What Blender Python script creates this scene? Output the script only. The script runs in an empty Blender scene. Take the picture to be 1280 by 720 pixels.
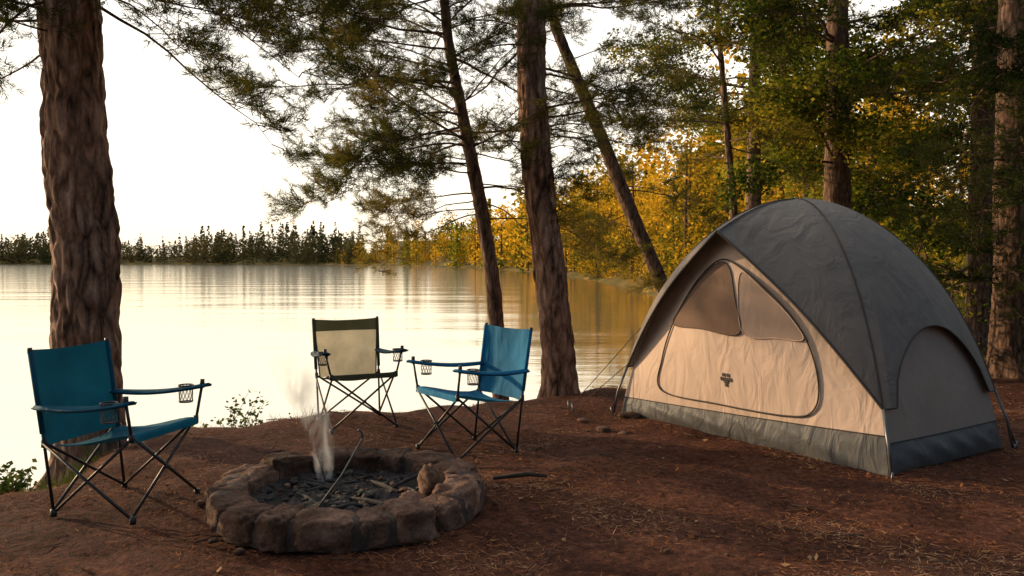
import bpy, math, random
import numpy as np
from mathutils import Vector, Matrix, noise
rng = np.random.default_rng(7); random.seed(7)
scene = bpy.context.scene
COL = scene.collection

# ------------------------------------------------------------------ helpers
def link(ob, parent=None):
    COL.objects.link(ob)
    if parent is not None: ob.parent = parent
    return ob

def empty(name, loc=(0,0,0), rotz=0):
    e = bpy.data.objects.new(name, None); e.location = loc; e.rotation_euler = (0,0,rotz)
    e.empty_display_size = .2
    return link(e)

def mesh_np(name, V, F, mat=None, smooth=False, parent=None, loc=None):
    V = np.asarray(V, dtype=np.float32); F = np.asarray(F, dtype=np.int32)
    if loc is not None: V = V - np.asarray(loc, dtype=np.float32)
    me = bpy.data.meshes.new(name)
    n, k = F.shape
    me.vertices.add(len(V)); me.vertices.foreach_set('co', V.ravel())
    me.loops.add(n*k); me.loops.foreach_set('vertex_index', F.ravel())
    me.polygons.add(n); me.polygons.foreach_set('loop_start', np.arange(0, n*k, k, dtype=np.int32))
    me.polygons.foreach_set('use_smooth', np.full(n, smooth, dtype=bool))
    me.update(calc_edges=True)
    if mat: me.materials.append(mat)
    ob = bpy.data.objects.new(name, me)
    if loc is not None: ob.location = loc
    return link(ob, parent)

class MB:
    """accumulates polygons of mixed size"""
    def __init__(s): s.v=[]; s.f=[]; s.m=[]
    def add(s, vs, fs, m=0):
        o=len(s.v); s.v.extend([tuple(x) for x in vs]); s.f.extend([tuple(i+o for i in f) for f in fs]); s.m.extend([m]*len(fs))
    def tube(s, pts, rad, n=6, m=0, cap=True):
        pts=[Vector(p) for p in pts]
        if not hasattr(rad,'__len__'): rad=[rad]*len(pts)
        vs=[]; N=len(pts); up=None
        for i,p in enumerate(pts):
            t=(pts[min(i+1,N-1)]-pts[max(i-1,0)])
            if t.length<1e-9: t=Vector((0,0,1))
            t.normalize()
            if up is None:
                a=Vector((0,0,1)) if abs(t.z)<.9 else Vector((1,0,0))
                up=t.cross(a).normalized()
            else:
                up=(up-t*up.dot(t))
                up.normalize()
            w=t.cross(up)
            for k in range(n):
                an=2*math.pi*k/n
                vs.append(p+(up*math.cos(an)+w*math.sin(an))*rad[i])
        fs=[]
        for i in range(N-1):
            for k in range(n):
                a=i*n+k; b=i*n+(k+1)%n
                fs.append((a,b,b+n,a+n))
        if cap:
            fs.append(tuple(range(n-1,-1,-1))); fs.append(tuple((N-1)*n+k for k in range(n)))
        s.add(vs,fs,m)
    def grid(s, P, m=0):
        r=len(P); c=len(P[0]); vs=[p for row in P for p in row]
        fs=[(i*c+j,i*c+j+1,(i+1)*c+j+1,(i+1)*c+j) for i in range(r-1) for j in range(c-1)]
        s.add(vs,fs,m)
    def obj(s, name, mats, parent=None, smooth=True, loc=None):
        me=bpy.data.meshes.new(name)
        v=s.v
        if loc is not None: v=[(a[0]-loc[0],a[1]-loc[1],a[2]-loc[2]) for a in v]
        me.from_pydata(v,[],s.f)
        for m in (mats if isinstance(mats,(list,tuple)) else [mats]): me.materials.append(m)
        me.polygons.foreach_set('material_index', s.m)
        me.polygons.foreach_set('use_smooth',[smooth]*len(s.f))
        me.update()
        ob=bpy.data.objects.new(name,me)
        if loc is not None: ob.location=loc
        return link(ob,parent)

# ------------------------------------------------------------------ materials
def nodes_of(name):
    m=bpy.data.materials.new(name); m.use_nodes=True
    nt=m.node_tree; nt.nodes.clear()
    out=nt.nodes.new('ShaderNodeOutputMaterial')
    return m,nt,out
def ramp(nt, fac, stops):
    r=nt.nodes.new('ShaderNodeValToRGB'); nt.links.new(fac,r.inputs[0])
    e=r.color_ramp.elements
    while len(e)<len(stops): e.new(.5)
    for i,(p,c) in enumerate(stops):
        e[i].position=p; e[i].color=(c[0],c[1],c[2],1)
    return r.outputs[0]
def tex(nt, kind='noise', scale=5, detail=5, mapscale=(1,1,1), coord='Object', rough=.55, feature=None, dist=0):
    tc=nt.nodes.new('ShaderNodeTexCoord'); mp=nt.nodes.new('ShaderNodeMapping'); mp.inputs['Scale'].default_value=mapscale
    nt.links.new(tc.outputs[coord],mp.inputs[0])
    if kind=='noise':
        t=nt.nodes.new('ShaderNodeTexNoise'); t.inputs['Scale'].default_value=scale; t.inputs['Detail'].default_value=detail
        t.inputs['Roughness'].default_value=rough; t.inputs['Distortion'].default_value=dist
        nt.links.new(mp.outputs[0],t.inputs['Vector']); return t.outputs[0]
    else:
        t=nt.nodes.new('ShaderNodeTexVoronoi'); t.inputs['Scale'].default_value=scale
        if feature: t.feature=feature
        nt.links.new(mp.outputs[0],t.inputs['Vector']); return t.outputs[0]
def mixc(nt,fac,a,b,mode='MIX'):
    m=nt.nodes.new('ShaderNodeMix'); m.data_type='RGBA'; m.blend_type=mode
    for s,v in ((m.inputs[0],fac),(m.inputs[6],a),(m.inputs[7],b)):
        if hasattr(v,'node'): nt.links.new(v,s)
        elif isinstance(v,(tuple,list)): s.default_value=(v[0],v[1],v[2],1)
        else: s.default_value=v
    return m.outputs[2]
def MAT(nt,op,*ins,clamp=False):
    q=nt.nodes.new('ShaderNodeMath'); q.operation=op; q.use_clamp=clamp
    for i,v in enumerate(ins):
        if hasattr(v,'node'): nt.links.new(v,q.inputs[i])
        else: q.inputs[i].default_value=v
    return q.outputs[0]
def bump(nt,h,strength=.5,dist=.02,prev=None):
    b=nt.nodes.new('ShaderNodeBump'); b.inputs['Strength'].default_value=strength; b.inputs['Distance'].default_value=dist
    nt.links.new(h,b.inputs['Height'])
    if prev: nt.links.new(prev,b.inputs['Normal'])
    return b.outputs[0]
def simple(name, c1, c2, scale=8, rough=.8, bs=.3, bd=.01, metallic=0, mapscale=(1,1,1), fine=None):
    m,nt,out=nodes_of(name)
    p=nt.nodes.new('ShaderNodeBsdfPrincipled'); nt.links.new(p.outputs[0],out.inputs[0])
    n=tex(nt,'noise',scale,4,mapscale)
    c=ramp(nt,n,[(.3,c1),(.7,c2)])
    nt.links.new(c,p.inputs['Base Color']); p.inputs['Roughness'].default_value=rough; p.inputs['Metallic'].default_value=metallic
    b=bump(nt,n,bs,bd)
    if fine: b=bump(nt,tex(nt,'noise',fine,3),bs,bd*.2,b)
    nt.links.new(b,p.inputs['Normal'])
    return m
def leaf_mat(name, cols, trans=.45, clump=1.2):
    m,nt,out=nodes_of(name)
    g=nt.nodes.new('ShaderNodeNewGeometry')
    n=tex(nt,'noise',clump,1)
    s=MAT(nt,'MULTIPLY_ADD',n,1.8,-.65)
    a=MAT(nt,'MULTIPLY_ADD',g.outputs['Random Per Island'],.5,s)
    k=len(cols)
    c=ramp(nt,a,[((i+.5)/k,cols[i]) for i in range(k)])
    d=nt.nodes.new('ShaderNodeBsdfDiffuse'); nt.links.new(c,d.inputs['Color'])
    t=nt.nodes.new('ShaderNodeBsdfTranslucent'); nt.links.new(c,t.inputs[0])
    mx=nt.nodes.new('ShaderNodeMixShader'); mx.inputs[0].default_value=trans
    nt.links.new(d.outputs[0],mx.inputs[1]); nt.links.new(t.outputs[0],mx.inputs[2]); nt.links.new(mx.outputs[0],out.inputs[0])
    return m
def bark_mat(name, dark, mid, light, scale=9, bs=.7, bd=.02):
    m,nt,out=nodes_of(name)
    p=nt.nodes.new('ShaderNodeBsdfPrincipled'); nt.links.new(p.outputs[0],out.inputs[0]); p.inputs['Roughness'].default_value=.9
    p.inputs['Specular IOR Level'].default_value=.2
    n=tex(nt,'noise',scale,5,(1,1,.22),rough=.65,dist=.6)
    v=tex(nt,'vor',scale*1.3,0,(1,1,.28),feature='DISTANCE_TO_EDGE')
    mm=MAT(nt,'MULTIPLY_ADD',v,.9,n)
    c=ramp(nt,mm,[(.38,dark),(.60,mid),(.9,light)])
    fine=tex(nt,'noise',60,3,(1,1,.4))
    c2=mixc(nt,.6,c,ramp(nt,fine,[(.3,(.5,.5,.5)),(.7,(1.4,1.4,1.4))]),'MULTIPLY')
    nt.links.new(c2,p.inputs['Base Color'])
    b=bump(nt,mm,bs,bd); b=bump(nt,fine,.5,.004,b)
    nt.links.new(b,p.inputs['Normal'])
    return m
def fabric(name, c, rough=.8, var=.25, wr=.5, weave=True, trans=0, spec=.2):
    m,nt,out=nodes_of(name)
    p=nt.nodes.new('ShaderNodeBsdfPrincipled'); p.inputs['Roughness'].default_value=rough; p.inputs['Specular IOR Level'].default_value=spec
    n=tex(nt,'noise',3,4,rough=.6)
    c1=tuple(x*(1-var) for x in c); c2=tuple(x*(1+var) for x in c)
    cc=ramp(nt,n,[(.3,c1),(.7,c2)])
    nt.links.new(cc,p.inputs['Base Color'])
    w=tex(nt,'noise',5,3,(1,1,.45),dist=1.2)
    b=bump(nt,w,wr,.03)
    if weave: b=bump(nt,tex(nt,'noise',350,1),.25,.001,b)
    nt.links.new(b,p.inputs['Normal'])
    if trans>0:
        t=nt.nodes.new('ShaderNodeBsdfTranslucent'); nt.links.new(cc,t.inputs[0])
        mx=nt.nodes.new('ShaderNodeMixShader'); mx.inputs[0].default_value=trans
        nt.links.new(p.outputs[0],mx.inputs[1]); nt.links.new(t.outputs[0],mx.inputs[2]); nt.links.new(mx.outputs[0],out.inputs[0])
    else: nt.links.new(p.outputs[0],out.inputs[0])
    return m

M_bark=bark_mat('pine_bark',(.035,.017,.011),(.22,.118,.074),(.44,.27,.185))
M_bark2=bark_mat('bark_dark',(.025,.015,.010),(.12,.07,.046),(.23,.145,.10),scale=14,bd=.012)
M_twig=simple('twig_bark',(.03,.02,.014),(.07,.045,.03),20,.9)
M_needle=leaf_mat('pine_needles',[(.022,.032,.008),(.05,.062,.014),(.12,.115,.022),(.26,.19,.035)],.45,1.0)
M_hemlock=leaf_mat('dark_needles',[(.014,.024,.007),(.032,.048,.012),(.08,.085,.02)],.35,.9)
M_leafg=leaf_mat('green_leaves',[(.02,.035,.007),(.06,.085,.012),(.17,.18,.018),(.46,.33,.03)],.5,.6)
M_leafy=leaf_mat('yellow_green_leaves',[(.06,.10,.012),(.18,.20,.02),(.42,.34,.03)],.5,.4)
M_gold=leaf_mat('golden_leaves',[(.05,.07,.012),(.22,.17,.016),(.60,.33,.02),(.84,.50,.04)],.5,.13)
M_far=leaf_mat('far_foliage_hazed',[(.045,.048,.022),(.085,.08,.034),(.16,.125,.05)],.3,.05)  # distance haze painted in: leaf colours lightened, no haze volume
M_litter=leaf_mat('needle_litter_bits',[(.06,.022,.010),(.18,.066,.030),(.34,.145,.065),(.50,.29,.16)],.1,1.3)

# ------------------------------------------------------------------ terrain
WATER=-0.45
lake=np.array([(-600,-100),(-60,-30),(-18,-6),(-8,.5),(-5.2,3.0),(-4.0,4.7),(-3.7,5.5),(-3.75,6.2),(-3.95,6.9),(-3.4,7.45),(-2.7,7.65),(-2.2,8.0),
 (-1.4,8.35),(-.7,8.7),(.0,9.1),(.5,9.5),(1.1,9.6),(1.8,10.4),(3,12.2),(5,16),(7,22),(6.2,27),(7,36),(8,55),(7,80),(3,120),(-8,180),(-40,250),(-75,310),(-160,340),(-300,350),(-600,340)],dtype=float)
def lake_d(x,y):
    x=np.asarray(x,float).ravel(); y=np.asarray(y,float).ravel()
    best=np.full(x.shape,1e9); ins=np.zeros(x.shape,bool)
    n=len(lake)
    for i in range(n):
        a=lake[i]; b=lake[(i+1)%n]; ab=b-a
        t=np.clip(((x-a[0])*ab[0]+(y-a[1])*ab[1])/(ab@ab),0,1)
        d=np.hypot(x-a[0]-t*ab[0],y-a[1]-t*ab[1]); best=np.minimum(best,d)
        c=((a[1]>y)!=(b[1]>y))
        with np.errstate(divide='ignore',invalid='ignore'):
            xi=(b[0]-a[0])*(y-a[1])/(b[1]-a[1]+1e-12)+a[0]
        ins^=(c&(x<xi))
    return np.where(ins,-best,best)
def sstep(t): t=np.clip(t,0,1); return t*t*(3-2*t)
def ground_z(x,y):
    x=np.asarray(x,float); y=np.asarray(y,float); sh=x.shape
    d=lake_d(x,y).reshape(sh)
    d=d+.12*np.sin(x*3.1+1)*np.sin(y*2.7)+.06*np.sin(x*7.3+y*5.1)
    z=np.where(d>0, WATER-.03+(-WATER+.03)*sstep((d+.1)/1.15), WATER-.05+np.maximum(d*.45,-1.6))
    R=np.hypot(x,y-4)
    far=sstep((R-16)/50)
    cap=np.where(x<-60,4.2+2.0*np.sin(x*.013+1)+1.1*np.sin(x*.041),11)
    hill=np.minimum(.13*np.maximum(d-4,0),cap)+np.where(x>0,.02*np.clip(x-10,0,100),0)
    z=z+far*np.where(d>0,hill,0)
    bumps=.018*np.sin(x*1.7+.4*y+.7)*np.sin(y*1.9-.3*x)+.010*np.sin(x*4.3+y*2.2)*np.sin(y*5.1-x*1.3)+.006*np.sin(x*11+2*y)*np.sin(9*y-3*x)
    return z+np.where(d>.3,bumps,bumps*.3)
def gz(x,y): return float(ground_z(np.array([x]),np.array([y]))[0])

nr,na=420,420
rr=np.concatenate([[0],.6*(900/.6)**(np.linspace(0,1,nr-1))])
th=np.linspace(0,2*np.pi,na,endpoint=False)
X=(rr[:,None]*np.cos(th)[None,:]); Y=(rr[:,None]*np.sin(th)[None,:])+0.0
Z=ground_z(X,Y)
Z=Z+rng.normal(0,.0045,Z.shape)*(rr[:,None]<14)
V=np.stack([X,Y,Z],-1).reshape(-1,3)
ii,jj=np.meshgrid(np.arange(nr-1),np.arange(na),indexing='ij')
a=ii*na+jj; b=ii*na+(jj+1)%na
F=np.stack([a,a+na,b+na,b],-1).reshape(-1,4)
m,nt,out=nodes_of('ground_soil')
p=nt.nodes.new('ShaderNodeBsdfPrincipled'); nt.links.new(p.outputs[0],out.inputs[0]); p.inputs['Roughness'].default_value=.95
p.inputs['Specular IOR Level'].default_value=.15
n1=tex(nt,'noise',1.6,5,rough=.65); n2=tex(nt,'noise',22,5,rough=.7); n3=tex(nt,'noise',140,2,rough=.7)
c=ramp(nt,n2,[(.3,(.030,.012,.008)),(.5,(.11,.042,.024)),(.72,(.22,.095,.055))])
c=mixc(nt,ramp(nt,n1,[(.38,(0,0,0)),(.62,(1,1,1))]),c,mixc(nt,1,c,(.5,.42,.40),'MULTIPLY'))
c=mixc(nt,.6,c,ramp(nt,n3,[(.3,(.4,.37,.35)),(.7,(1.6,1.5,1.45))]),'MULTIPLY')
tc=nt.nodes.new('ShaderNodeTexCoord'); ln=nt.nodes.new('ShaderNodeVectorMath'); ln.operation='LENGTH'; nt.links.new(tc.outputs['Object'],ln.inputs[0])
ff=MAT(nt,'MULTIPLY_ADD',ln.outputs['Value'],1/12,-15/12,clamp=True)
n4=tex(nt,'noise',.25,3)
c=mixc(nt,ff,c,ramp(nt,n4,[(.3,(.04,.05,.014)),(.5,(.12,.09,.02)),(.7,(.25,.14,.025))]))
nt.links.new(c,p.inputs['Base Color'])
nt.links.new(bump(nt,n3,.8,.008,bump(nt,n2,.8,.035)),p.inputs['Normal'])
mesh_np('ground',V,F,m,True)

# water
m,nt,out=nodes_of('lake_water')
p=nt.nodes.new('ShaderNodeBsdfDiffuse'); p.inputs['Color'].default_value=(.22,.17,.10,1)
gl=nt.nodes.new('ShaderNodeBsdfGlossy'); gl.inputs['Color'].default_value=(1,.95,.84,1); gl.inputs['Roughness'].default_value=.09
lw=nt.nodes.new('ShaderNodeFresnel'); lw.inputs['IOR'].default_value=2.5
mx=nt.nodes.new('ShaderNodeMixShader'); nt.links.new(MAT(nt,'MULTIPLY_ADD',lw.outputs[0],.35,.64,clamp=True),mx.inputs[0]); nt.links.new(p.outputs[0],mx.inputs[1]); nt.links.new(gl.outputs[0],mx.inputs[2])
nt.links.new(mx.outputs[0],out.inputs[0])
w1=tex(nt,'noise',1.6,2,(.5,1.6,1)); w2=tex(nt,'noise',.15,2,(.4,1.5,1))
bb=bump(nt,w2,.26,.2,bump(nt,w1,.26,.025))
for q in (gl,lw): nt.links.new(bb,q.inputs['Normal'])
wv=[(-700,-150,WATER),(30,-150,WATER),(30,400,WATER),(-700,400,WATER)]
mesh_np('lake_water',wv,[(0,1,2,3)],m)

# ------------------------------------------------------------------ foliage kernels
def rand_unit(n):
    v=rng.normal(size=(n,3)); return v/np.linalg.norm(v,axis=1,keepdims=True)
def needles(P,D,k,L,w,spread=.9):
    P=np.repeat(P,k,0); D=np.repeat(D,k,0); n=len(P)
    d=D+rand_unit(n)*spread; d/=np.linalg.norm(d,axis=1,keepdims=True)
    s=np.cross(d,rand_unit(n)); s/=np.linalg.norm(s,axis=1,keepdims=True)
    ln=(L*rng.uniform(.65,1.15,n))[:,None]
    P=P+rng.normal(0,.012,(n,3))
    V=np.stack([P-s*w/2,P+s*w/2,P+d*ln],1).reshape(-1,3)
    return V,np.arange(3*n).reshape(-1,3)
def leaves(P,k,size,jit):
    P=np.repeat(P,k,0); n=len(P); P=P+rng.normal(0,1,(n,3))*jit
    d=rand_unit(n); d[:,2]*=.6; d/=np.linalg.norm(d,axis=1,keepdims=True)
    s=np.cross(d,rand_unit(n)); s/=np.linalg.norm(s,axis=1,keepdims=True)
    L=(size*rng.uniform(.6,1.2,n))[:,None]
    V=np.stack([P-d*L*.5,P+s*L*.32-d*L*.05,P+d*L*.5,P-s*L*.32-d*L*.05],1).reshape(-1,3)
    return V,np.arange(4*n).reshape(-1,4)

def interp_path(pts, rad, n):
    pts=np.array(pts,float); rad=np.array(rad,float)
    t=np.concatenate([[0],np.cumsum(np.linalg.norm(np.diff(pts,axis=0),axis=1))]); t/=t[-1]
    tt=np.linspace(0,1,n)
    P=np.stack([np.interp(tt,t,pts[:,i]) for i in range(3)],1)
    k=max(1,n//12)
    if k>1:
        ker=np.ones(k)/k
        for i in range(3):
            pad=np.concatenate([np.linspace(P[0,i]-(P[1,i]-P[0,i])*k,P[0,i],k,endpoint=False),P[:,i],np.linspace(P[-1,i],P[-1,i]+(P[-1,i]-P[-2,i])*k,k+1)[1:]])
            P[:,i]=np.convolve(pad,ker,'same')[k:-k]
    return P,np.interp(tt,t,rad)

def trunk(mb, pts, rad, rows=160, seg=40, amp=.02, flare=.5, flare_h=.2, cell=11, lobes=5):
    P,R=interp_path(pts,rad,rows)
    vs=[]
    ph=random.uniform(0,6)
    for i in range(rows):
        h=P[i,2]-P[0,2]
        for k in range(seg):
            an=2*math.pi*k/seg
            f=flare*math.exp(-max(h,0)/flare_h)*(1+.55*math.sin(an*lobes+ph)+.25*math.sin(an*2+1))
            r=R[i]*(1+f)
            x=math.cos(an);y=math.sin(an)
            q=Vector((x*R[i]*cell+P[0,0],y*R[i]*cell,P[i,2]*cell*.30))
            q=q+Vector((noise.noise(q*.7),noise.noise(q*.7+Vector((7,3,1))),0))*.5
            dd,_=noise.voronoi(q)
            e=min((dd[1]-dd[0])*2.2,1)
            disp=amp*(e-.6)+amp*.6*noise.noise(q*2.3)+.03*R[i]/.2*noise.noise(Vector((x,y,P[i,2]*1.1)))
            r+=disp
            vs.append((P[i,0]+x*r,P[i,1]+y*r,P[i,2]))
    fs=[(i*seg+k,i*seg+(k+1)%seg,(i+1)*seg+(k+1)%seg,(i+1)*seg+k) for i in range(rows-1) for k in range(seg)]
    mb.add(vs,fs)
    return P,R

def grow(start,az,length,droop,lift=.0,seg=7,wob=.12):
    p=np.array(start,float); el=lift; pts=[p.copy()]
    for i in range(seg):
        t=i/seg
        az+=random.gauss(0,wob); el+=-droop/seg+random.gauss(0,wob*.7)+(.7*droop/seg if t>.6 else 0)
        st=length/seg
        p=p+np.array([math.cos(az)*math.cos(el),math.sin(az)*math.cos(el),math.sin(el)])*st
        pts.append(p.copy())
    return np.array(pts)

def branches_to_foliage(mb, prim, sec_n=12, sec_len=.38, twigs=4, twig_len=.18, r0=.03, tuft_step=.05, keep=.8, start_t=.2):
    TP=[];TD=[]
    for pts in prim:
        L=np.linalg.norm(np.diff(pts,axis=0),axis=1).sum()
        rb=r0*min(1.3,L/2.0)
        n=len(pts); mb.tube(pts,[rb*(1-.88*(i/(n-1))**.8) for i in range(n)],6,0,False)
        for s in range(int(sec_n*L/2)+2):
            t=random.uniform(start_t,1)**.85
            f=t*(n-1); i=min(int(f),n-2); q=pts[i]+(pts[i+1]-pts[i])*(f-i)
            d=pts[i+1]-pts[i]; az=math.atan2(d[1],d[0])+random.choice((-1,1))*random.uniform(.3,1.2)
            if random.random()<.15: az+=random.uniform(-2,2)
            sl=sec_len*random.uniform(.5,1.3)*(1.25-.7*t)*min(1.4,L/2)
            sp=grow(q,az,sl,random.uniform(-.3,.5),random.uniform(-.4,.55),4,.2)
            mb.tube(sp,[rb*.3,rb*.24,rb*.18,rb*.12,rb*.07],3,0,False)
            for w in range(twigs):
                if random.random()>keep: continue
                g=random.uniform(.2,1)*4; i2=min(int(g),3); q2=sp[i2]+(sp[i2+1]-sp[i2])*(g-i2)
                az2=az+random.uniform(-1.3,1.3)
                tp=grow(q2,az2,twig_len*random.uniform(.6,1.4),random.uniform(-.4,.2),random.uniform(-.4,.7),2,.2)
                mb.tube([tp[0],tp[2]],[.0032,.0015],3,0,False)
                m=max(2,int(np.linalg.norm(tp[2]-tp[0])/tuft_step))
                dd=(tp[2]-tp[0]); dd=dd/(np.linalg.norm(dd)+1e-9)
                for j in range(m):
                    TP.append(tp[0]+(tp[2]-tp[0])*(j+1)/m); TD.append(dd)
    return np.array(TP),np.array(TD)

def tree(name, tpts, trad, prims, barkmat, folmat, kind='needle', k=10, L=.1, w=.006, spread=.9, loc=None, trunk_kw={}, fol_kw={}, jit=.05):
    mb=MB(); loc=tuple(tpts[0]) if loc is None else loc
    P,R=trunk(mb,tpts,trad,**trunk_kw)
    tr=mb.obj(name,barkmat,None,True,loc)
    prim=prims(P,R) if prims else []
    if prim:
        mb2=MB(); TP,TD=branches_to_foliage(mb2,prim,**fol_kw)
        lb=mb2.obj('limbs',M_bark2,tr,True)
        lb.matrix_parent_inverse=Matrix.Translation(Vector(loc)).inverted()
        if kind=='needle': V,F=needles(TP,TD,k,L,w,spread)
        else: V,F=leaves(TP,k,L,jit)
        fo=mesh_np('foliage',V,F,folmat,False,tr)
        fo.matrix_parent_inverse=Matrix.Translation(Vector(loc)).inverted()
    return tr

def at_z(P,z):
    return np.array([np.interp(z,P[:,2],P[:,0]),np.interp(z,P[:,2],P[:,1]),z])
def prim_set(n,z0,z1,len0,len1,droop,lift,azf=None,wob=.16,seg=9):
    def f(P,R):
        out=[]
        for i in range(n):
            t=(i+random.random())/n; z=z0+(z1-z0)*t
            az=azf() if azf else random.uniform(0,2*math.pi)
            out.append(grow(at_z(P,z),az,(len0+(len1-len0)*t)*random.uniform(.7,1.2),droop*random.uniform(.6,1.4),lift+random.gauss(0,.15),seg,wob))
        return out
    return f
def combine(*fs):
    return lambda P,R: sum([f(P,R) for f in fs],[])
def az_list(rs):
    def f():
        a,b=random.choice(rs); return math.radians(random.uniform(a,b))
    return f

# --- foreground left pine
gx,gy=-3.42,6.45
tree('pine_tree',[(gx,gy,gz(gx,gy)-.15),(gx-.02,gy,1.2),(gx-.07,gy,2.4),(gx-.12,gy,3.6),(gx-.1,gy,6.5),(gx,gy,9.5)],[.265,.245,.23,.215,.17,.06],
  combine(prim_set(15,3.35,4.1,1.6,2.1,.4,.02,az_list([(-50,60),(-25,15)])),prim_set(11,3.1,4.0,1.4,1.8,.5,.0,az_list([(150,260)])),
          prim_set(7,4.2,9.0,2.4,1.0,.4,.2)),
  M_bark,M_needle,k=11,L=.10,w=.006,trunk_kw=dict(rows=420,seg=110,amp=.024,flare=.45,flare_h=.16,cell=11),
  fol_kw=dict(sec_n=15,sec_len=.5,twigs=6,keep=.8,r0=.018))

# --- central pine (flared base)
gx,gy=.53,8.6
tree('pine_tree',[(gx,gy,gz(gx,gy)-.12),(gx-.02,gy,.5),(gx-.14,gy,1.3),(gx-.24,gy,2.2),(gx-.32,gy,3.2),(gx-.33,gy,4.4),(gx-.3,gy,7),(gx-.3,gy,9.5)],[.20,.18,.17,.16,.155,.15,.11,.04],
  combine(prim_set(18,2.2,4.4,1.2,2.0,.4,.2,az_list([(100,260),(-60,60)])),prim_set(7,4.2,9.2,2.6,.9,.6,.2)),
  M_bark,M_needle,k=10,L=.095,w=.006,trunk_kw=dict(rows=320,seg=72,amp=.018,flare=.75,flare_h=.14,cell=15,lobes=5),
  fol_kw=dict(sec_n=14,sec_len=.45,twigs=5,keep=.75,r0=.018))

# --- slender leaning pine with the airy crown
gx,gy=-.1,8.75
tree('pine_tree',[(gx,gy,gz(gx,gy)-.12),(gx-.08,gy,.9),(gx-.22,gy,1.9),(gx-.42,gy,2.9),(gx-.6,gy,3.8),(gx-.7,gy,5),(gx-.7,gy,6.4)],[.095,.085,.075,.065,.055,.045,.02],
  combine(prim_set(18,1.8,2.9,1.2,2.1,.4,.06,az_list([(130,250),(140,220),(-50,60)])),
          prim_set(24,2.6,4.3,2.2,1.9,.45,.25,az_list([(120,260),(140,220),(-60,70)])),
          prim_set(4,4.2,6.2,1.8,.8,.5,.3)),
  M_bark2,M_needle,k=11,L=.085,w=.006,trunk_kw=dict(rows=200,seg=32,amp=.008,flare=.4,flare_h=.12,cell=22),
  fol_kw=dict(sec_n=15,sec_len=.5,twigs=6,keep=.8,r0=.015))

# --- leaning trunk behind the tent
gx,gy=2.35,10.9
tree('leaning_pine_tree',[(gx,gy,gz(gx,gy)-.1),(gx-.2,gy,.8),(gx-.75,gy,2.1),(gx-1.25,gy-.1,3.3),(gx-1.75,gy-.2,4.4),(gx-2.1,gy-.2,5.6)],[.12,.11,.1,.09,.075,.03],
  combine(prim_set(6,1.2,2.6,.9,1.3,.4,.1,az_list([(150,240),(-40,40)])),prim_set(14,2.6,5.2,1.6,1.0,.4,.2)),
  M_bark2,M_needle,k=9,L=.1,w=.007,trunk_kw=dict(rows=160,seg=28,amp=.008,flare=.3,flare_h=.12,cell=20),
  fol_kw=dict(sec_n=13,sec_len=.45,twigs=5,keep=.75,r0=.016))

# --- right group
def rtree(name,gx,gy,r,top,dx,fol,pr,kind='leaf',seg=36,**kw):
    z0=gz(gx,gy)-.1
    return tree(name,[(gx,gy,z0),(gx+dx*.3,gy,z0+top*.3),(gx+dx*.6,gy,z0+top*.6),(gx+dx,gy,z0+top)],[r,r*.88,r*.65,r*.25],pr,M_bark2,fol,kind=kind,
       trunk_kw=dict(rows=180,seg=seg,amp=.012,flare=.35,flare_h=.2,cell=16),**kw)
LK=dict(k=4,L=.075,jit=.08)
rtree('maple_tree',5.3,13,.24,9,-.1,M_leafg,combine(prim_set(17,2.8,5.2,2.2,2.8,.3,.2),prim_set(4,5.2,8,2.4,1.4,.3,.5)),fol_kw=dict(sec_n=15,sec_len=.75,twigs=6,keep=.8,r0=.026,twig_len=.28,tuft_step=.06),**LK)
rtree('maple_tree',4.7,15.6,.17,9,.0,M_leafg,combine(prim_set(18,3.2,6.4,2.2,2.8,.3,.2)),fol_kw=dict(sec_n=14,sec_len=.7,twigs=6,keep=.8,r0=.024,twig_len=.3,tuft_step=.06),**LK)
rtree('maple_tree',7.1,19.5,.10,7,.1,M_leafy,combine(prim_set(18,1.8,6.6,1.8,1.2,.2,.35)),fol_kw=dict(sec_n=12,sec_len=.6,twigs=6,keep=.85,r0=.022,twig_len=.3,tuft_step=.07),k=4,L=.13,jit=.09)
rtree('pine_tree',3.9,13.2,.075,8,-.75,M_needle,combine(prim_set(20,3.0,6.4,1.9,2.2,.5,.15)),kind='needle',k=9,L=.12,w=.009,fol_kw=dict(sec_n=13,sec_len=.5,twigs=6,keep=.8,r0=.018,tuft_step=.07))
rtree('hemlock_tree',6.05,9.6,.26,10,-.1,M_hemlock,combine(prim_set(26,.9,4.6,1.9,1.7,.9,.1,az_list([(90,270),(180,300)]))),kind='needle',seg=56,k=10,L=.075,w=.009,spread=1.0,fol_kw=dict(sec_n=16,sec_len=.5,twigs=6,keep=.9,r0=.018,tuft_step=.055))
rtree('hemlock_tree',7.2,12.3,.2,10,0,M_hemlock,combine(prim_set(24,.5,6,2.2,1.8,.8,.1)),kind='needle',k=8,L=.09,w=.013,spread=1.0,fol_kw=dict(sec_n=14,sec_len=.55,twigs=6,keep=.9,r0=.02,tuft_step=.07))
rtree('maple_tree',9.5,16,.2,9,0,M_leafg,combine(prim_set(22,1.0,7.0,2.6,1.8,.3,.3)),fol_kw=dict(sec_n=11,sec_len=.7,twigs=6,keep=.85,r0=.022,twig_len=.3,tuft_step=.08),k=4,L=.14,jit=.09)

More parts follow.
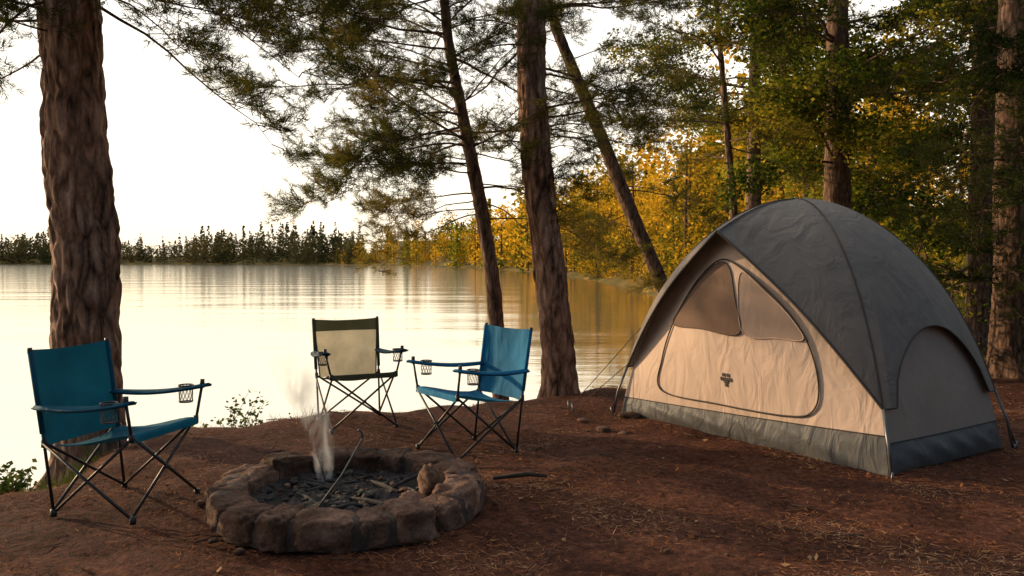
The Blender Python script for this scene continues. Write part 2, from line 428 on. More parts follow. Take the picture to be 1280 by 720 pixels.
# ------------------------------------------------------------------ forest masses
def forest(name, pts, hts, mat, leaf, per, trunks=True, wid=.30, low=.06, cone=0):
    VV=[];FF=[];o=0; mb=MB()
    for (x,y,z),h in zip(pts,hts):
        h=max(h,1.0)
        if random.random()<cone:
            h*=random.uniform(1.0,1.3)
            t=rng.random(per)**1.2; rad=.17*h*(1-t)**.8*rng.uniform(.4,1,per)*(1+.25*np.sin(t*40)); an=rng.uniform(0,6.28,per)
            P=np.stack([x+np.cos(an)*rad,y+np.sin(an)*rad,z+h*1.05*t],1)
        else:
            nl=random.randint(9,14); lob=[]
            for i in range(nl):
                t=low+(.95-low)*(i+random.random())/nl
                prof=math.sin(math.pi*min(1,.18+t*.80))**.8
                ww=wid*h*prof*random.uniform(.3,1); an=random.uniform(0,6.28)
                lob.append((x+math.cos(an)*ww*.75,y+math.sin(an)*ww*.75,z+h*t,h*random.uniform(.09,.17)))
            lob=np.array(lob)
            idx=rng.integers(0,nl,per); u=rand_unit(per)*(rng.uniform(.2,1,per)**.5)[:,None]
            P=lob[idx,:3]+u*lob[idx,3:4]*np.array([1.25,1.25,.95])
        P[:,2]=np.maximum(P[:,2],z+.05)
        v,f=leaves(P,1,leaf*(h/9),.0)
        VV.append(v);FF.append(f+o);o+=len(v)
        if trunks:
            mb.tube([(x,y,z-.3),(x+random.gauss(0,.1),y,z+h*.5),(x,y,z+h*.85)],[h*.014,h*.010,h*.004],6,0,False)
    ob=mesh_np(name,np.concatenate(VV),np.concatenate(FF),mat,False)
    if trunks: mb.obj('trunks',M_bark2,ob)
    return ob
def sample_land(n, xr, yr, dmin, dmax, cond=None):
    out=[]
    while len(out)<n:
        x=rng.uniform(*xr,4000); y=rng.uniform(*yr,4000); d=lake_d(x,y)
        ok=(d>dmin)&(d<dmax)
        if cond is not None: ok&=cond(x,y)
        x=x[ok];y=y[ok]; z=ground_z(x,y)
        out+=list(zip(x,y,z))
    return out[:n]
pg=sample_land(80,(5,45),(24,100),.5,18,lambda x,y:(np.hypot(x,y)>25)&(x/y<.85))
forest('golden_woods',pg,[random.uniform(5.5,11) for _ in pg],M_gold,.26,1100)
pg=sample_land(60,(5,60),(24,110),.3,3,lambda x,y:(x/y<.95))
forest('shoreline_shrubs',pg,[random.uniform(1.5,3.5) for _ in pg],M_gold,.5,400,False,.5,.0)
pg=sample_land(200,(-70,60),(90,310),.5,40,lambda x,y:(x/y>-.27))
hh_=[max(4.5,6.2+22*(p_[0]/p_[1]+.27)**1.2+random.gauss(0,1.8)) for p_ in pg]
forest('golden_woods',[p_ for i,p_ in enumerate(pg) if i%4],[h_ for i,h_ in enumerate(hh_) if i%4],M_gold,.6,400,True,.34,.0,.1)
forest('green_woods',[p_ for i,p_ in enumerate(pg) if not i%4],[h_*.95 for i,h_ in enumerate(hh_) if not i%4],M_leafy,.6,400,True,.3,.0,.5)
pg=sample_land(18,(8,40),(16,40),1,30)
forest('green_woods',pg,[random.uniform(5,9) for _ in pg],M_leafy,.24,1500)
pg=sample_land(1500,(-480,-20),(230,440),.5,48,lambda x,y:(y>250)&(x/y<-.19))
forest('distant_treeline',pg,[7.2+1.3*math.sin(p_[0]*.045)+.9*math.sin(p_[0]*.16+p_[1]*.1)+random.gauss(0,1.5) for p_ in pg],M_far,.95,90,False,.34,.0,.4)
pg=sample_land(26,(3.8,15),(9.5,22),.6,14,lambda x,y:(x/y>.42))
forest('understory_shrubs',pg,[random.uniform(.9,2.2) for _ in pg],M_leafg,.34,600,True,.5,.0)

# ------------------------------------------------------------------ camp chair
M_frame=simple('chair_frame_metal',(.03,.03,.032),(.06,.06,.065),30,.45,.05,.001,.6)
M_black=simple('black_plastic',(.012,.012,.012),(.03,.03,.03),30,.5)
M_net=simple('cup_net',(.10,.12,.12),(.2,.22,.22),60,.8)
def chair(loc, rotz, m_seat, m_back, m_trim, taper=0.0, ht=.9, m_arm=None):
    e=empty('camping_chair',(loc[0],loc[1],gz(*loc[:2])),rotz)
    hw=.27; yb=-.25; yf=.26; r=.0085
    mb=MB()
    for s in (-1,1):
        mb.tube([(s*hw,yb,.015),(s*(hw+.005),yb-.05,.4),(s*(hw+.015),yb-.12,ht)],r,8)
        mb.tube([(s*(hw-.012),yb,.02),(s*(hw-.012),yf,.455)],r,8)
        mb.tube([(s*(hw-.0),yf,.45),(s*(hw+.05),yf+.01,.655)],r,8)
        mb.tube([(s*(hw+.006),yf,.02),(s*(hw+.012),yb-.055,.40)],r,8)
        mb.tube([(-s*hw,yf+s*.009,.02),(s*hw,yf+s*.009,.455)],r,8)
        mb.tube([(-s*hw,yb+s*.009,.02),(s*hw,yb-.05+s*.009,.395)],r,8)
        for y in (yb,yf): mb.tube([(s*hw,y,-.005),(s*hw,y,.035)],.017,10,1)
        mb.tube([(s*hw,yf,.43),(s*hw,yf,.475)],.015,10,1)
        mb.tube([(s*(hw+.005),yb-.05,.375),(s*(hw+.005),yb-.05,.42)],.015,10,1)
        mb.tube([(s*(hw+.015),yb-.122,ht-.01),(s*(hw+.015),yb-.124,ht+.02)],.013,8,1)
        mb.tube([(s*(hw+.05),yf+.01,.64),(s*(hw+.05),yf+.01,.685)],.014,8,1)
    mb.tube([(-.008,yf-.008,.235),(.008,yf+.02,.24)],.013,8,1)
    mb.obj('frame',[M_frame,M_black],e)
    mb=MB(); P=[]
    prof=[(yf+.015,.425),(yf+.014,.45),(yf+.008,.468),(.2,.462),(.1,.44),(0,.415),(-.1,.395),(-.2,.385),(-.27,.39)]
    for y,z in prof:
        row=[]
        for j in range(13):
            u=j/6-1; sag=.035*(1-u*u)*min(1,max(0,(yf-y)/.15))
            row.append((u*(hw-.002),y,z-sag))
        P.append(row)
    mb.grid(P,0)
    P=[]
    nb=14
    for i in range(nb+1):
        t=i/nb; z=.38+(ht-.37)*t; y=yb-.05*min(1,z/.4)-.07*max(0,(z-.4)/(ht-.4))
        row=[]
        for j in range(13):
            u=j/6-1; wd=(hw+.012)*(1-taper*(1-t)); sag=.045*(1-u*u)*math.sin(math.pi*min(1,.15+.75*(1-t)))
            topdip=-.015*(1-u*u)*(t>.95)
            wr=.008*math.sin(u*9+t*5)*math.sin(t*7+u*2)
            row.append((u*wd,y-sag+.004+wr,z+topdip))
        P.append(row)
    k=int(nb*.84)
    mb.grid(P[:k+1],1); mb.grid(P[k:],2)
    for s in (-1,1):
        mb.tube([(s*(hw+.008),yb-.055,.45),(s*(hw+.015),yb-.12,ht)],.014,8,2)
        mb.tube([(p[0][0] if s<0 else p[-1][0],p[0][1],p[0][2]+.003) for p in P],.006,6,2)
    so=mb.obj('seat_and_backrest',[m_seat,m_back,m_trim],e)
    mb=MB()
    for s in (-1,1):
        Q=[]
        for i in range(10):
            t=i/9; y=yb-.09+(yf+.045-yb+.09)*t; x=s*(hw+.012+.04*t); z=.60+.055*t-.02*math.sin(math.pi*t); w=.03+.022*math.sin(math.pi*min(1,t*1.1))+.01*t
            Q.append([(x-w,y,z-.006),(x-w*.5,y,z+.006),(x,y,z+.009),(x+w*.5,y,z+.006),(x+w,y,z-.006)])
        mb.grid(Q,0); mb.tube([q[0] for q in Q],.005,5); mb.tube([q[-1] for q in Q],.005,5)
    ao=mb.obj('armrests',[m_arm or m_trim],e); sm=ao.modifiers.new('s','SOLIDIFY'); sm.thickness=.012
    mb=MB()
    for s in (-1,1):
        cx,cy,cz=s*(hw+.045),yf-.10,.645
        ring=[(cx+.042*math.cos(a),cy+.042*math.sin(a),cz) for a in np.linspace(0,2*math.pi,17)]
        mb.tube(ring,.005,6)
        for a in np.linspace(0,2*math.pi,13)[:-1]:
            for sg in (-1,1):
                mb.tube([(cx+.04*math.cos(a+sg*t*1.0),cy+.04*math.sin(a+sg*t*1.0),cz-.10*t) for t in (0,.5,1)],.0016,3,1,False)
        ring=[(cx+.038*math.cos(a),cy+.038*math.sin(a),cz-.10) for a in np.linspace(0,2*math.pi,17)]
        mb.tube(ring,.003,5)
        n=16; mb.add([(cx+.037*math.cos(6.2832*i/n),cy+.037*math.sin(6.2832*i/n),cz-.101) for i in range(n)],[tuple(range(n))])
    mb.obj('cup_holders',[M_black,M_net],e)
    return e
F_teal=fabric('chair_fabric_teal',(.005,.15,.23),wr=.7,trans=.12)
F_teald=fabric('chair_fabric_dark_teal',(.005,.080,.135),wr=.7,trans=.12)
F_blue=fabric('chair_fabric_blue',(.008,.19,.37),wr=.7,trans=.12)
F_blued=fabric('chair_fabric_mid_blue',(.007,.14,.28),wr=.7,trans=.12)
F_beige=fabric('chair_fabric_beige',(.62,.55,.38),wr=.7,trans=.25)
F_olive=fabric('chair_fabric_olive',(.085,.088,.045),wr=.5,trans=.15)
F_slate=fabric('chair_fabric_slate',(.04,.09,.12),wr=.5)
def face(fx,fy): return math.atan2(fy,fx)-math.pi/2
chair((-2.2,4.53),face(.97,-.25),F_teal,F_teald,F_teald,ht=.9)
chair((-.33,5.85),face(-.8,-.6),F_blue,F_blued,F_blued,ht=.89)
chair((-1.32,6.75),face(.42,-.9),F_olive,F_beige,F_olive,taper=.12,ht=.87,m_arm=F_slate)

# ------------------------------------------------------------------ tent
T=empty('dome_tent',(2.34,6.62,0.0))
u3=Vector((.55,-.835,0)).normalized()
T.rotation_euler=(0,0,math.atan2(u3.y,u3.x))
HU,HV,H=1.3,.74,1.86
f0=.28
def wz(phi):
    p=f0+(math.pi/2-f0)*phi
    return (math.cos(p)/math.cos(f0))**1.06, H*(math.sin(p)-math.sin(f0))/(1-math.sin(f0))
def phi_of_z(z):
    lo,hi=0,1
    for _ in range(30):
        mdl=(lo+hi)/2
        if wz(mdl)[1]<z: lo=mdl
        else: hi=mdl
    return lo
def pole(sa,sb,phi,off=0):
    w,z=wz(phi); return Vector((sa*(w*HU+off*.7),sb*(w*HV+off*.7),z+off*.8*phi))
def wall(side,s,phi,off=0,bul=.07):
    w,z=wz(phi); bl=bul*(1-s*s)*math.sin(math.pi*min(1,phi*1.05))
    if side=='F':
        bl=(.36*(1-s*s))*math.sin(math.pi/2*min(1,phi/.62))**1.3
        return Vector((s*w*HU,-(w*HV+bl+off),z))
    if side=='B': return Vector((s*w*HU,(w*HV+bl+off),z+off*phi))
    if side=='R': return Vector((w*HU+bl+off,s*w*HV,z+off*phi))
    if side=='L': return Vector((-(w*HU+bl+off),s*w*HV,z+off*phi))
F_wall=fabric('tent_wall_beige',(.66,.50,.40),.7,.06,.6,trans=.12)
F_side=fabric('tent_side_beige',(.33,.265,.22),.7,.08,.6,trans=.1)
F_fly=fabric('tent_fly_grey',(.17,.148,.132),.6,.12,.9,trans=.06)
F_tub=fabric('tent_floor_grey',(.10,.10,.10),.55,.1,.9)
F_mesh=fabric('tent_mesh_brown',(.15,.095,.07),.8,.1,.2)
F_mesh2=fabric('tent_mesh_light',(.34,.25,.20),.8,.1,.2)
F_pipe=fabric('tent_piping',(.06,.05,.045),.6,.05,.1)
M_pole=simple('tent_pole',(.12,.12,.12),(.2,.2,.2),20,.35,.05,.001,.5)
zt=.20
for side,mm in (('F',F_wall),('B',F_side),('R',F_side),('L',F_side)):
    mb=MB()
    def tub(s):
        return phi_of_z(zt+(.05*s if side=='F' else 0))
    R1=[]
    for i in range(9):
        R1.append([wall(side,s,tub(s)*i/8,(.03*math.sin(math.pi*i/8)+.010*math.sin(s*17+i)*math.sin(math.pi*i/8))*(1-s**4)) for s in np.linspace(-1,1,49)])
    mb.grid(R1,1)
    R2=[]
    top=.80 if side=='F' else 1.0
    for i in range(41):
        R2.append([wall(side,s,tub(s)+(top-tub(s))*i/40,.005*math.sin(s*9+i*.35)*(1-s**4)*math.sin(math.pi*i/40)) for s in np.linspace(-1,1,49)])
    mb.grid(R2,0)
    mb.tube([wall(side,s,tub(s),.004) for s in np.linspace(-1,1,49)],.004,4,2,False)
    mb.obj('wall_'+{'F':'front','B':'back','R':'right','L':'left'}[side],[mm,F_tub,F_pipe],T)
def FP(s,z,off=0): return wall('F',s,phi_of_z(z),off)
def patch(outline,center,off,mb,m,rings=10):
    n=len(outline); vs=[FP(center[0],center[1],off)]; fs=[]
    for r in range(1,rings+1):
        for (s,z) in outline:
            vs.append(FP(center[0]+(s-center[0])*r/rings,center[1]+(z-center[1])*r/rings,off))
    for k in range(n): fs.append((0,1+k,1+(k+1)%n))
    for r in range(rings-1):
        for k in range(n):
            a=1+r*n+k;b=1+r*n+(k+1)%n; fs.append((a,a+n,b+n,b))
    mb.add(vs,fs,m)
def smooth_closed(cp,n=12):
    out=[];N_=len(cp)
    for i in range(N_):
        p0,p1,p2,p3=[np.array(cp[(i+j-1)%N_],float) for j in range(4)]
        for t in np.linspace(0,1,n,endpoint=False):
            out.append(tuple(.5*((2*p1)+(-p0+p2)*t+(2*p0-5*p1+4*p2-p3)*t*t+(-p0+3*p1-3*p2+p3)*t**3)))
    return out
door=smooth_closed([(-.62,.28),(-.1,.26),(.42,.27),(.60,.34),(.66,.55),(.62,.85),(.45,1.12),(.15,1.34),(-.15,1.40),(-.42,1.22),(-.60,.90),(-.66,.55)])
mb=MB()
win=smooth_closed([(-.60,.86),(-.25,.85),(.12,.84),(.10,1.1),(.02,1.33),(-.15,1.38),(-.40,1.21),(-.54,1.02)])
win2=smooth_closed([(.17,.84),(.42,.83),(.60,.83),(.58,.93),(.44,1.11),(.17,1.31),(.13,1.1)])
patch(win,(-.2,1.05),.010,mb,0); patch(win2,(.34,.98),.010,mb,1)
def outline_tube(o,r,m,off=.010):
    pts=[FP(s,z,off) for s,z in o]; pts.append(pts[0]); mb.tube(pts,r,5,m,False)
outline_tube(door,.0065,2); outline_tube(win,.0035,2,.012); outline_tube(win2,.0035,3,.012)
for (ds,dz,rs) in ((0,0,.022),(-.035,.012,.014),(.035,.012,.014),(-.018,.045,.013),(.018,.045,.013),(0,-.035,.012)):
    o=[(-.02+ds+rs*.9*math.cos(a),.46+dz+rs*1.3*math.sin(a)) for a in np.linspace(0,2*math.pi,9)[:-1]]
    patch(o,(-.02+ds,.46+dz),.009,mb,2,2)
mb.obj('door',[F_mesh,F_mesh2,F_pipe,F_wall],T)
mb=MB()
OFF=.05
tip=Vector((0,-.93,1.62)); peak=Vector((0,0,H+OFF*.9))
for side in ('B','R','L'):
    P=[]
    for i in range(31):
        row=[]
        for s in np.linspace(-1,1,41):
            arch=max(0,1-(abs(s)/.80)**2.2)
            pl=phi_of_z(.42)+(phi_of_z(.92)-phi_of_z(.42))*arch**.55 if arch>0 else phi_of_z(.42)
            ph=pl+(1-pl)*i/30
            p=wall(side,s,ph,OFF,.09)
            e=abs(s)**6
            sa,sb={'B':(np.sign(s),1),'R':(1,np.sign(s)),'L':(-1,np.sign(s))}[side]
            q=pole(sa,sb,ph,OFF) if s!=0 else p
            p=p.lerp(q,e)
            if i==30: p=peak
            row.append(p)
        P.append(row)
    mb.grid(P,0)
    mb.tube(P[0],.007,5,1,False)
for sa in (-1,1):
    P=[]; nq,ntt=12,30
    for i in range(ntt+1):
        t=i/ntt
        ph=1-(1-phi_of_z(.42))*t
        a=pole(sa,-1,ph,OFF)
        if i==0: a=peak
        cor=pole(sa,-1,phi_of_z(.42),OFF)
        e=tip.lerp(cor,t)+Vector((sa*.05,-.03,.05))*math.sin(math.pi*t)
        P.append([a.lerp(e,q/nq)+Vector((0,0,.06*math.sin(math.pi*q/nq)*(1-t)))+(Vector((0,-.05,-.02))*math.sin(math.pi*q/nq)*math.sin(math.pi*t)) for q in range(nq+1)])
    mb.grid(P,0)
    mb.tube([r[-1] for r in P],.010,6,1,False)
    mb.tube([r[0]+Vector((0,0,.002)) for r in P],.007,6,1,False)
for sa in (-1,1): mb.tube([pole(sa,1,ph,OFF) for ph in np.linspace(phi_of_z(.42),1,30)],.007,6,1,False)
fl=mb.obj('rain_fly',[F_fly,F_pipe],T); fl.modifiers.new('w','WELD').merge_threshold=.002
mb=MB()
for sa in (-1,1):
    for sb in (-1,1):
        c=pole(sa,sb,phi_of_z(.42),OFF); ft=Vector((sa*(HU+.05),sb*(HV+.05),0.0))
        mb.tube([ft,pole(sa,sb,phi_of_z(.2),.06)+Vector((sa*.01,sb*.01,0)),c],.011,8,0)
        mb.tube([c,ft+Vector((sa*.02,sb*.02,0))],.006,5,1)
        mb.tube([ft+Vector((0,0,-.05)),ft+Vector((sa*.02,sb*.02,.05))],.008,6,0)
for (s0,e0) in ((pole(-1,-1,phi_of_z(.8),OFF),Vector((-1.75,-1.0,0))),(pole(-1,-1,phi_of_z(.45),OFF),Vector((-1.62,-1.05,0.0))),(pole(1,1,phi_of_z(.9),OFF),Vector((1.9,1.2,0)))):
    mb.tube([s0,e0],.0035,5,1); mb.tube([e0+Vector((0,0,-.04)),e0+Vector((-.02,0,.07))],.007,6,0)
mb.obj('poles_and_guylines',[M_pole,F_pipe],T)

# ------------------------------------------------------------------ fire pit
FX,FY,FR=-.92,4.50,.66
FPit=empty('fire_pit',(FX,FY,gz(FX,FY)))
def stone_mat():
    m,nt,out=nodes_of('fire_stone')
    p=nt.nodes.new('ShaderNodeBsdfPrincipled'); nt.links.new(p.outputs[0],out.inputs[0]); p.inputs['Roughness'].default_value=.9
    p.inputs['Specular IOR Level'].default_value=.2
    n=tex(nt,'noise',4,6,rough=.65); n2=tex(nt,'noise',45,5,rough=.7)
    c=ramp(nt,n,[(.32,(.040,.023,.016)),(.5,(.13,.078,.055)),(.68,(.28,.18,.135))])
    c=mixc(nt,.7,c,ramp(nt,n2,[(.3,(.4,.38,.36)),(.7,(1.5,1.42,1.4))]),'MULTIPLY')
    g=nt.nodes.new('ShaderNodeNewGeometry')
    c=mixc(nt,1,c,ramp(nt,g.outputs['Random Per Island'],[(0,(.6,.55,.52)),(1,(1.3,1.22,1.15))]),'MULTIPLY')
    nt.links.new(c,p.inputs['Base Color']); nt.links.new(bump(nt,n2,1,.012,bump(nt,n,.8,.03)),p.inputs['Normal'])
    return m
M_stone=stone_mat()
def rock(mb, c, half, rotz, tilt=0, seed=0, sub=14, e=.55, amp=.10, m=0, fr=1.5, bend=0):
    vs=[];fs=[]; nu,nv=sub*2,sub
    sg=lambda x,p: math.copysign(abs(x)**p,x)
    R=Matrix.Rotation(rotz,3,'Z')@Matrix.Rotation(tilt,3,'X')
    for i in range(nv+1):
        la=-math.pi/2+math.pi*i/nv
        for j in range(nu):
            lo=2*math.pi*j/nu
            d=Vector((sg(math.cos(la),e)*sg(math.cos(lo),e),sg(math.cos(la),e)*sg(math.sin(lo),e),sg(math.sin(la),e)))
            nz=noise.fractal(d*fr+Vector((seed*3.1,seed*1.7,seed)),.8,2.0,4)
            d=d*(1+amp*nz)
            lx,ly=d.x*half[0],d.y*half[1]
            if bend: lx-=ly*ly/(2*bend)
            p=R@Vector((lx,ly,d.z*half[2]))+Vector(c)
            vs.append(p)
    for i in range(nv):
        for j in range(nu):
            a=i*nu+j;b=i*nu+(j+1)%nu; fs.append((a,b,b+nu,a+nu))
    mb.add(vs,fs,m)
mb=MB(); n=17; an=.2
ws=[random.uniform(.65,1.4) for _ in range(n)]; tot=sum(ws)
for i in range(n):
    da=2*math.pi*ws[i]/tot; mid=an+da/2; an+=da
    tl=da*FR*.5*1.03; rw=random.uniform(.10,.125); hh=random.uniform(.078,.094)
    rr_=FR+random.gauss(0,.012)
    rock(mb,(rr_*math.cos(mid),rr_*math.sin(mid),hh*.88),(rw,tl,hh),mid+random.gauss(0,.04),random.gauss(0,.05),i+3,30,.42,.15,0,1.9,FR)
for k in range(8):
    a_=random.uniform(0,6.28); r_=FR+random.uniform(.12,.22)
    rock(mb,(r_*math.cos(a_),r_*math.sin(a_),.008),(random.uniform(.015,.03),random.uniform(.015,.03),random.uniform(.01,.02)),a_,0,k+50,7,.7,.2)
mb.obj('stone_ring',M_stone,FPit,True)
M_ash=simple('ash_and_soot',(.008,.006,.006),(.06,.048,.042),16,.95,.9,.04,fine=90)
M_char=simple('charcoal',(.010,.008,.008),(.05,.04,.035),30,.8,.7,.01)
M_mort=simple('mortar',(.03,.020,.015),(.085,.056,.042),12,.95,.9,.03,fine=60)
mb=MB(); P=[]
for i in range(40):
    r=i/39*(FR-.01); row=[]
    for j in range(97):
        a_=2*math.pi*(j%96)/96
        z=.018+.03*math.exp(-((r-.15)/.2)**2)+.06*sstep((r-.42)/.2)+.03*noise.fractal(Vector((r*math.cos(a_)*9,r*math.sin(a_)*9,2)),.7,2,5)
        row.append((r*math.cos(a_),r*math.sin(a_),float(z)))
    P.append(row)
mb.grid(P,0); mb.obj('ash_bed',M_ash,FPit)
mb=MB(); P=[]
for i in range(15):
    t=math.pi*i/14; row=[]
    for j in range(129):
        a_=2*math.pi*(j%128)/128; r=FR+.10*math.copysign(abs(math.cos(t))**.6,math.cos(t))+.01*noise.noise(Vector((math.cos(a_)*5,math.sin(a_)*5,t))); row.append((r*math.cos(a_),r*math.sin(a_),.142*math.sin(t)**.45+.014*noise.noise(Vector((math.cos(a_)*6,math.sin(a_)*6,t*2)))))
    P.append(row)
mb.grid(P,0); mb.obj('mortar_bed',M_mort,FPit)
mb=MB()
for k in range(230):
    a_=random.uniform(0,6.28); r_=.52*random.random()**.6
    s_=random.uniform(.006,.018)*(1.6 if random.random()<.12 else 1)
    rock(mb,(r_*math.cos(a_),r_*math.sin(a_),.04+random.uniform(0,.02)),(s_*random.uniform(.8,1.8),s_,s_*.7),random.uniform(0,6),random.uniform(-.5,.5),k,5,.7,.3,0 if random.random()<.8 else 1)
for k in range(14):
    a_=random.uniform(0,6.28); c_=Vector((random.uniform(-.3,.35),random.uniform(-.3,.3),.055)); L_=random.uniform(.12,.3)
    d_=Vector((math.cos(a_),math.sin(a_),random.uniform(-.05,.12)))*L_/2
    mb.tube([c_-d_,c_+Vector((random.gauss(0,.01),0,.005)),c_+d_],[.010,.013,.008],7)
mb.obj('charcoal_and_sticks',[M_char,M_stone],FPit,False)
mb=MB(); rock(mb,(.44,.02,.12),(.045,.08,.10),.5,.5,91,14,.75,.25); rock(mb,(.38,-.14,.06),(.05,.07,.045),1.2,.2,92,12,.7,.25)
mb.obj('loose_stones',M_stone,FPit)
mb=MB(); mb.tube([(.01,.33,.30),(-.05,.0,.16),(-.12,-.33,.06)],[.006,.006,.005],8); mb.tube([(.01,.33,.30),(.0,.36,.33),(-.02,.35,.35)],.007,8)
pk=mb.obj('fire_poker',M_black,None); pk.location=(FX,FY,gz(FX,FY))

# smoke volume
m,nt,out=nodes_of('smoke_volume')
MA=lambda op,*ins,clamp=False: MAT(nt,op,*ins,clamp=clamp)
tc=nt.nodes.new('ShaderNodeTexCoord'); sep=nt.nodes.new('ShaderNodeSeparateXYZ'); nt.links.new(tc.outputs['Object'],sep.inputs[0])
z_=sep.outputs[2]
cx=MA('MULTIPLY',MA('SINE',MA('MULTIPLY',z_,6.5)),MA('MULTIPLY_ADD',z_,.05,.02))
cx=MA('SUBTRACT',cx,MA('MULTIPLY',z_,.22))
wd=MA('MULTIPLY_ADD',z_,.16,.05)
dx_=MA('DIVIDE',MA('SUBTRACT',sep.outputs[0],cx),wd); dy_=MA('DIVIDE',sep.outputs[1],wd)
r2=MA('ADD',MA('MULTIPLY',dx_,dx_),MA('MULTIPLY',dy_,dy_))
fall=MA('SUBTRACT',1.0,r2,clamp=True)
nz=tex(nt,'noise',9,2,(1,1,.35),dist=1.2)
nn=MA('MULTIPLY',MA('SUBTRACT',nz,.46,clamp=True),9.0)
zf=MA('POWER',MA('SUBTRACT',1.0,MA('DIVIDE',z_,.8),clamp=True),1.3)
den=MA('MULTIPLY',MA('MULTIPLY',MA('MULTIPLY',fall,nn),zf),26.0)
vs_=nt.nodes.new('ShaderNodeVolumeScatter'); vs_.inputs['Color'].default_value=(.96,.96,.98,1); nt.links.new(den,vs_.inputs['Density'])
nt.links.new(vs_.outputs[0],out.inputs['Volume'])
mb=MB()
mb.tube([(0,0,0),(-.08,0,.4),(-.18,0,.8)],[.085,.14,.18],12,0,True)
sm=mb.obj('smoke',m,None); sm.location=(-1.12,4.75,.08)

# ------------------------------------------------------------------ litter
def scatter(n,xr,yr,bias=1.0,patchy=0):
    x=rng.uniform(*xr,n); y=yr[0]+(yr[1]-yr[0])*rng.random(n)**bias
    d=lake_d(x,y); ok=(d>.15)&(np.hypot(x-FX,y-FY)>FR+.12)
    if patchy:
        q=np.sin(x*2.3+1.1*np.sin(y*1.7))*np.sin(y*2.9+.8*np.sin(x*3.1))+.5*np.sin(x*7.1+y*3)*np.sin(y*6.3-x*2)
        ok&=(q+rng.normal(0,.6,n)>-patchy)
    return x[ok],y[ok]
x,y=scatter(190000,(-5.5,6.5),(2.2,10.5),1.5,.2)
z=ground_z(x,y)+.005
P=np.stack([x,y,z],1); n=len(P); a_=rng.uniform(0,6.28,n)
d=np.stack([np.cos(a_),np.sin(a_),rng.normal(.04,.13,n)],1); s=np.stack([-np.sin(a_),np.cos(a_),rng.normal(0,.3,n)],1)
L=rng.uniform(.025,.08,n)[:,None]; w=rng.uniform(.0010,.0025,n)[:,None]
V=np.stack([P-s*w,P+s*w,P+d*L+s*w*.5],1).reshape(-1,3)
mesh_np('pine_needle_litter',V,np.arange(3*n).reshape(-1,3),M_litter)
x,y=scatter(3500,(-5.5,6.5),(2.2,10.5),1.4,.1)
P=np.stack([x,y,ground_z(x,y)+.012],1); n=len(P); a_=rng.uniform(0,6.28,n)
d=np.stack([np.cos(a_),np.sin(a_),rng.normal(0,.25,n)],1)*rng.uniform(.008,.028,n)[:,None]; s=np.stack([-np.sin(a_),np.cos(a_),rng.normal(0,.35,n)],1)*rng.uniform(.006,.015,n)[:,None]
V=np.stack([P-d,P+s,P+d+[0,0,.006],P-s],1).reshape(-1,3)
M_dleaf=leaf_mat('dead_leaves',[(.06,.025,.012),(.16,.065,.028),(.27,.13,.055),(.38,.22,.12)],.1,2.0)
mesh_np('fallen_leaves',V,np.arange(4*n).reshape(-1,4),M_dleaf)
mb=MB(); x,y=scatter(220,(-5,6),(2.4,9.5),1.3)
for xx,yy in zip(x,y):
    a_=random.uniform(0,6.28); L=random.uniform(.05,.22); zz=gz(xx,yy)+.008
    dd=Vector((math.cos(a_),math.sin(a_),.03))*L/2; c_=Vector((xx,yy,zz)); r_=random.uniform(.002,.005)
    mb.tube([c_-dd,c_+Vector((random.gauss(0,.008),random.gauss(0,.008),.004)),c_+dd],[r_,r_*.9,r_*.5],5)
mb.tube([(-.12,5.02,.02),(.1,5.06,.035),(.22,5.03,.03)],[.014,.018,.01],7)
mb.obj('fallen_twigs',M_twig)
mb=MB(); x,y=scatter(110,(-5,6),(2.4,9.5),1.2)
for k,(xx,yy) in enumerate(zip(x,y)):
    s_=random.uniform(.004,.013)
    rock(mb,(xx,yy,gz(xx,yy)+s_*.3),(s_*1.3,s_,s_*.6),random.uniform(0,6),0,k,5,.8,.25)
for (xx,yy,s_) in ((.75,6.5,.06),(.9,6.35,.05),(1.05,7.1,.07),(.62,6.9,.04)): rock(mb,(xx,yy,.01),(s_*1.4,s_,s_*.45),random.uniform(0,3),0,int(xx*50),8,.8,.25)
mb.obj('pebbles',M_stone)

# shore plants
M_grass=leaf_mat('shore_grass_blades',[(.03,.05,.012),(.07,.10,.022),(.15,.16,.04)],.4,2)
xx=rng.uniform(-6,2,40000); yy=rng.uniform(2.5,10,40000); dl=lake_d(xx,yy)
cl=np.sin(xx*3.7+yy*1.3)*np.sin(yy*4.1-xx)+.35*rng.normal(size=len(xx))
ok=(dl>.02)&(dl<.6)&(cl>.0)&(xx<-1.4)
xx=xx[ok];yy=yy[ok];n=len(xx)
P=np.stack([xx,yy,ground_z(xx,yy)-.01],1); P=np.repeat(P,3,0); n=len(P); P[:,:2]+=rng.normal(0,.02,(n,2))
d=rng.normal(0,.35,(n,3)); d[:,2]=1; L=rng.uniform(.05,.20,n)[:,None]; a_=rng.uniform(0,6.28,n); s=np.stack([np.cos(a_),np.sin(a_),0*a_],1)*.004
V=np.stack([P-s,P+s,P+d*L],1).reshape(-1,3); mesh_np('shore_grass',V,np.arange(3*n).reshape(-1,3),M_grass)
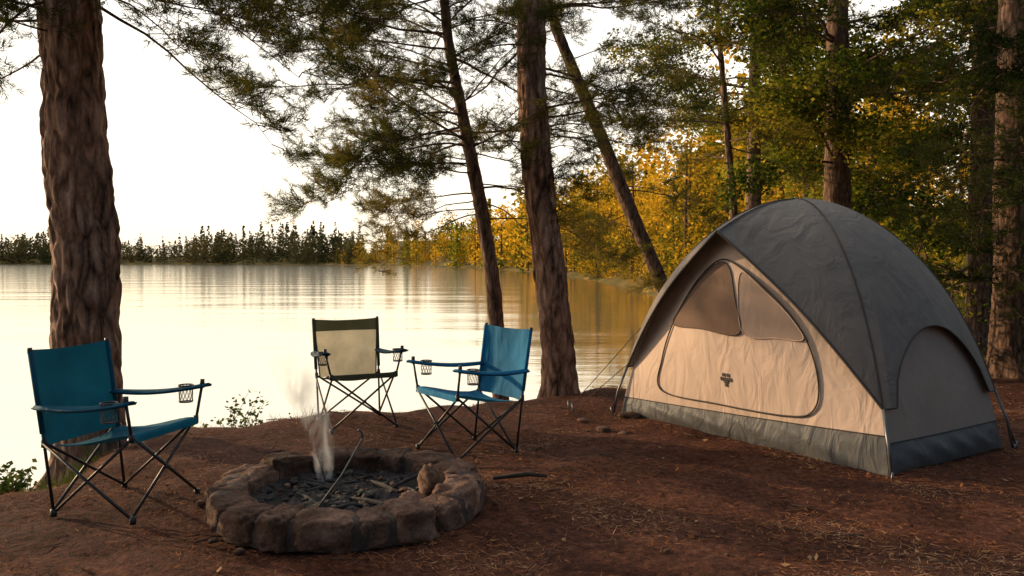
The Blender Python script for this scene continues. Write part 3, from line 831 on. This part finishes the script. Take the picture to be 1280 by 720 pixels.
def shrub(x0,y0,h,n):
    mb=MB(); TP=[]; z0=gz(x0,y0)
    for i in range(n):
        a_=random.uniform(0,6.28); p0=Vector((x0+random.gauss(0,.05),y0+random.gauss(0,.05),z0-.02)); hh=h*random.uniform(.6,1.1)
        pts=[p0,p0+Vector((math.cos(a_)*.12*hh,math.sin(a_)*.12*hh,hh*.5)),p0+Vector((math.cos(a_)*.4*hh,math.sin(a_)*.4*hh,hh))]
        mb.tube(pts,[.004,.003,.0015],4,0,False)
        for t in np.linspace(.25,1,9):
            q=pts[0].lerp(pts[1],t*2) if t<.5 else pts[1].lerp(pts[2],t*2-1); TP.append(tuple(q))
    ob=mb.obj('shore_shrub',M_twig,None,True,(x0,y0,z0))
    V,F=leaves(np.array(TP),4,.05,.025); fo=mesh_np('leaves',V,F,M_grass,False,ob); fo.matrix_parent_inverse=Matrix.Translation((x0,y0,z0)).inverted()
shrub(-2.58,7.45,.55,8); shrub(-2.9,7.15,.3,7); shrub(-3.3,5.2,.25,7); shrub(-2.2,7.6,.25,5); shrub(-3.55,5.75,.3,6)

# ------------------------------------------------------------------ light, sky, camera
az=math.radians(-63); el=math.radians(12)
sd=Vector((math.sin(az)*math.cos(el),math.cos(az)*math.cos(el),math.sin(el)))
L=bpy.data.lights.new('sun','SUN'); L.energy=5.0; L.angle=math.radians(1.5); L.color=(1,.70,.40)
lo=bpy.data.objects.new('sun',L); lo.rotation_euler=sd.to_track_quat('Z','Y').to_euler(); link(lo)
w=bpy.data.worlds.new('World'); scene.world=w; w.use_nodes=True; nt=w.node_tree
bg=nt.nodes['Background']; sky=nt.nodes.new('ShaderNodeTexSky'); sky.sky_type='NISHITA'; sky.sun_disc=False
sky.sun_elevation=el; sky.sun_rotation=az%(2*math.pi); sky.air_density=1.0; sky.dust_density=4.0; sky.ozone_density=1.0
tc=nt.nodes.new('ShaderNodeTexCoord'); dt=nt.nodes.new('ShaderNodeVectorMath'); dt.operation='DOT_PRODUCT'
nt.links.new(tc.outputs['Generated'],dt.inputs[0]); dt.inputs[1].default_value=Vector((-.45,.86,.20)).normalized()
mr=nt.nodes.new('ShaderNodeMapRange'); mr.interpolation_type='SMOOTHSTEP'; nt.links.new(dt.outputs['Value'],mr.inputs[0])
mr.inputs[1].default_value=-.2; mr.inputs[2].default_value=.65; mr.inputs[3].default_value=.0; mr.inputs[4].default_value=.95
sp=nt.nodes.new('ShaderNodeSeparateXYZ'); nt.links.new(tc.outputs['Generated'],sp.inputs[0])
hz=ramp(nt,sp.outputs[2],[(.0,(1,.83,.60)),(.10,(1,.92,.77)),(.35,(1,.96,.89))])
hz2=mixc(nt,1,hz,(10.4,10.4,10.4),'MULTIPLY')
nt.links.new(mixc(nt,mr.outputs[0],sky.outputs[0],hz2),bg.inputs[0]); bg.inputs[1].default_value=.15
cam=bpy.data.cameras.new('camera'); cam.lens=28.1; cam.sensor_width=36; cam.clip_end=3000
co=bpy.data.objects.new('camera',cam); co.location=(0,0,1.4); co.rotation_euler=(math.radians(88),0,0); link(co)
scene.camera=co
scene.view_settings.view_transform='Standard'; scene.view_settings.look='None'; scene.view_settings.exposure=0
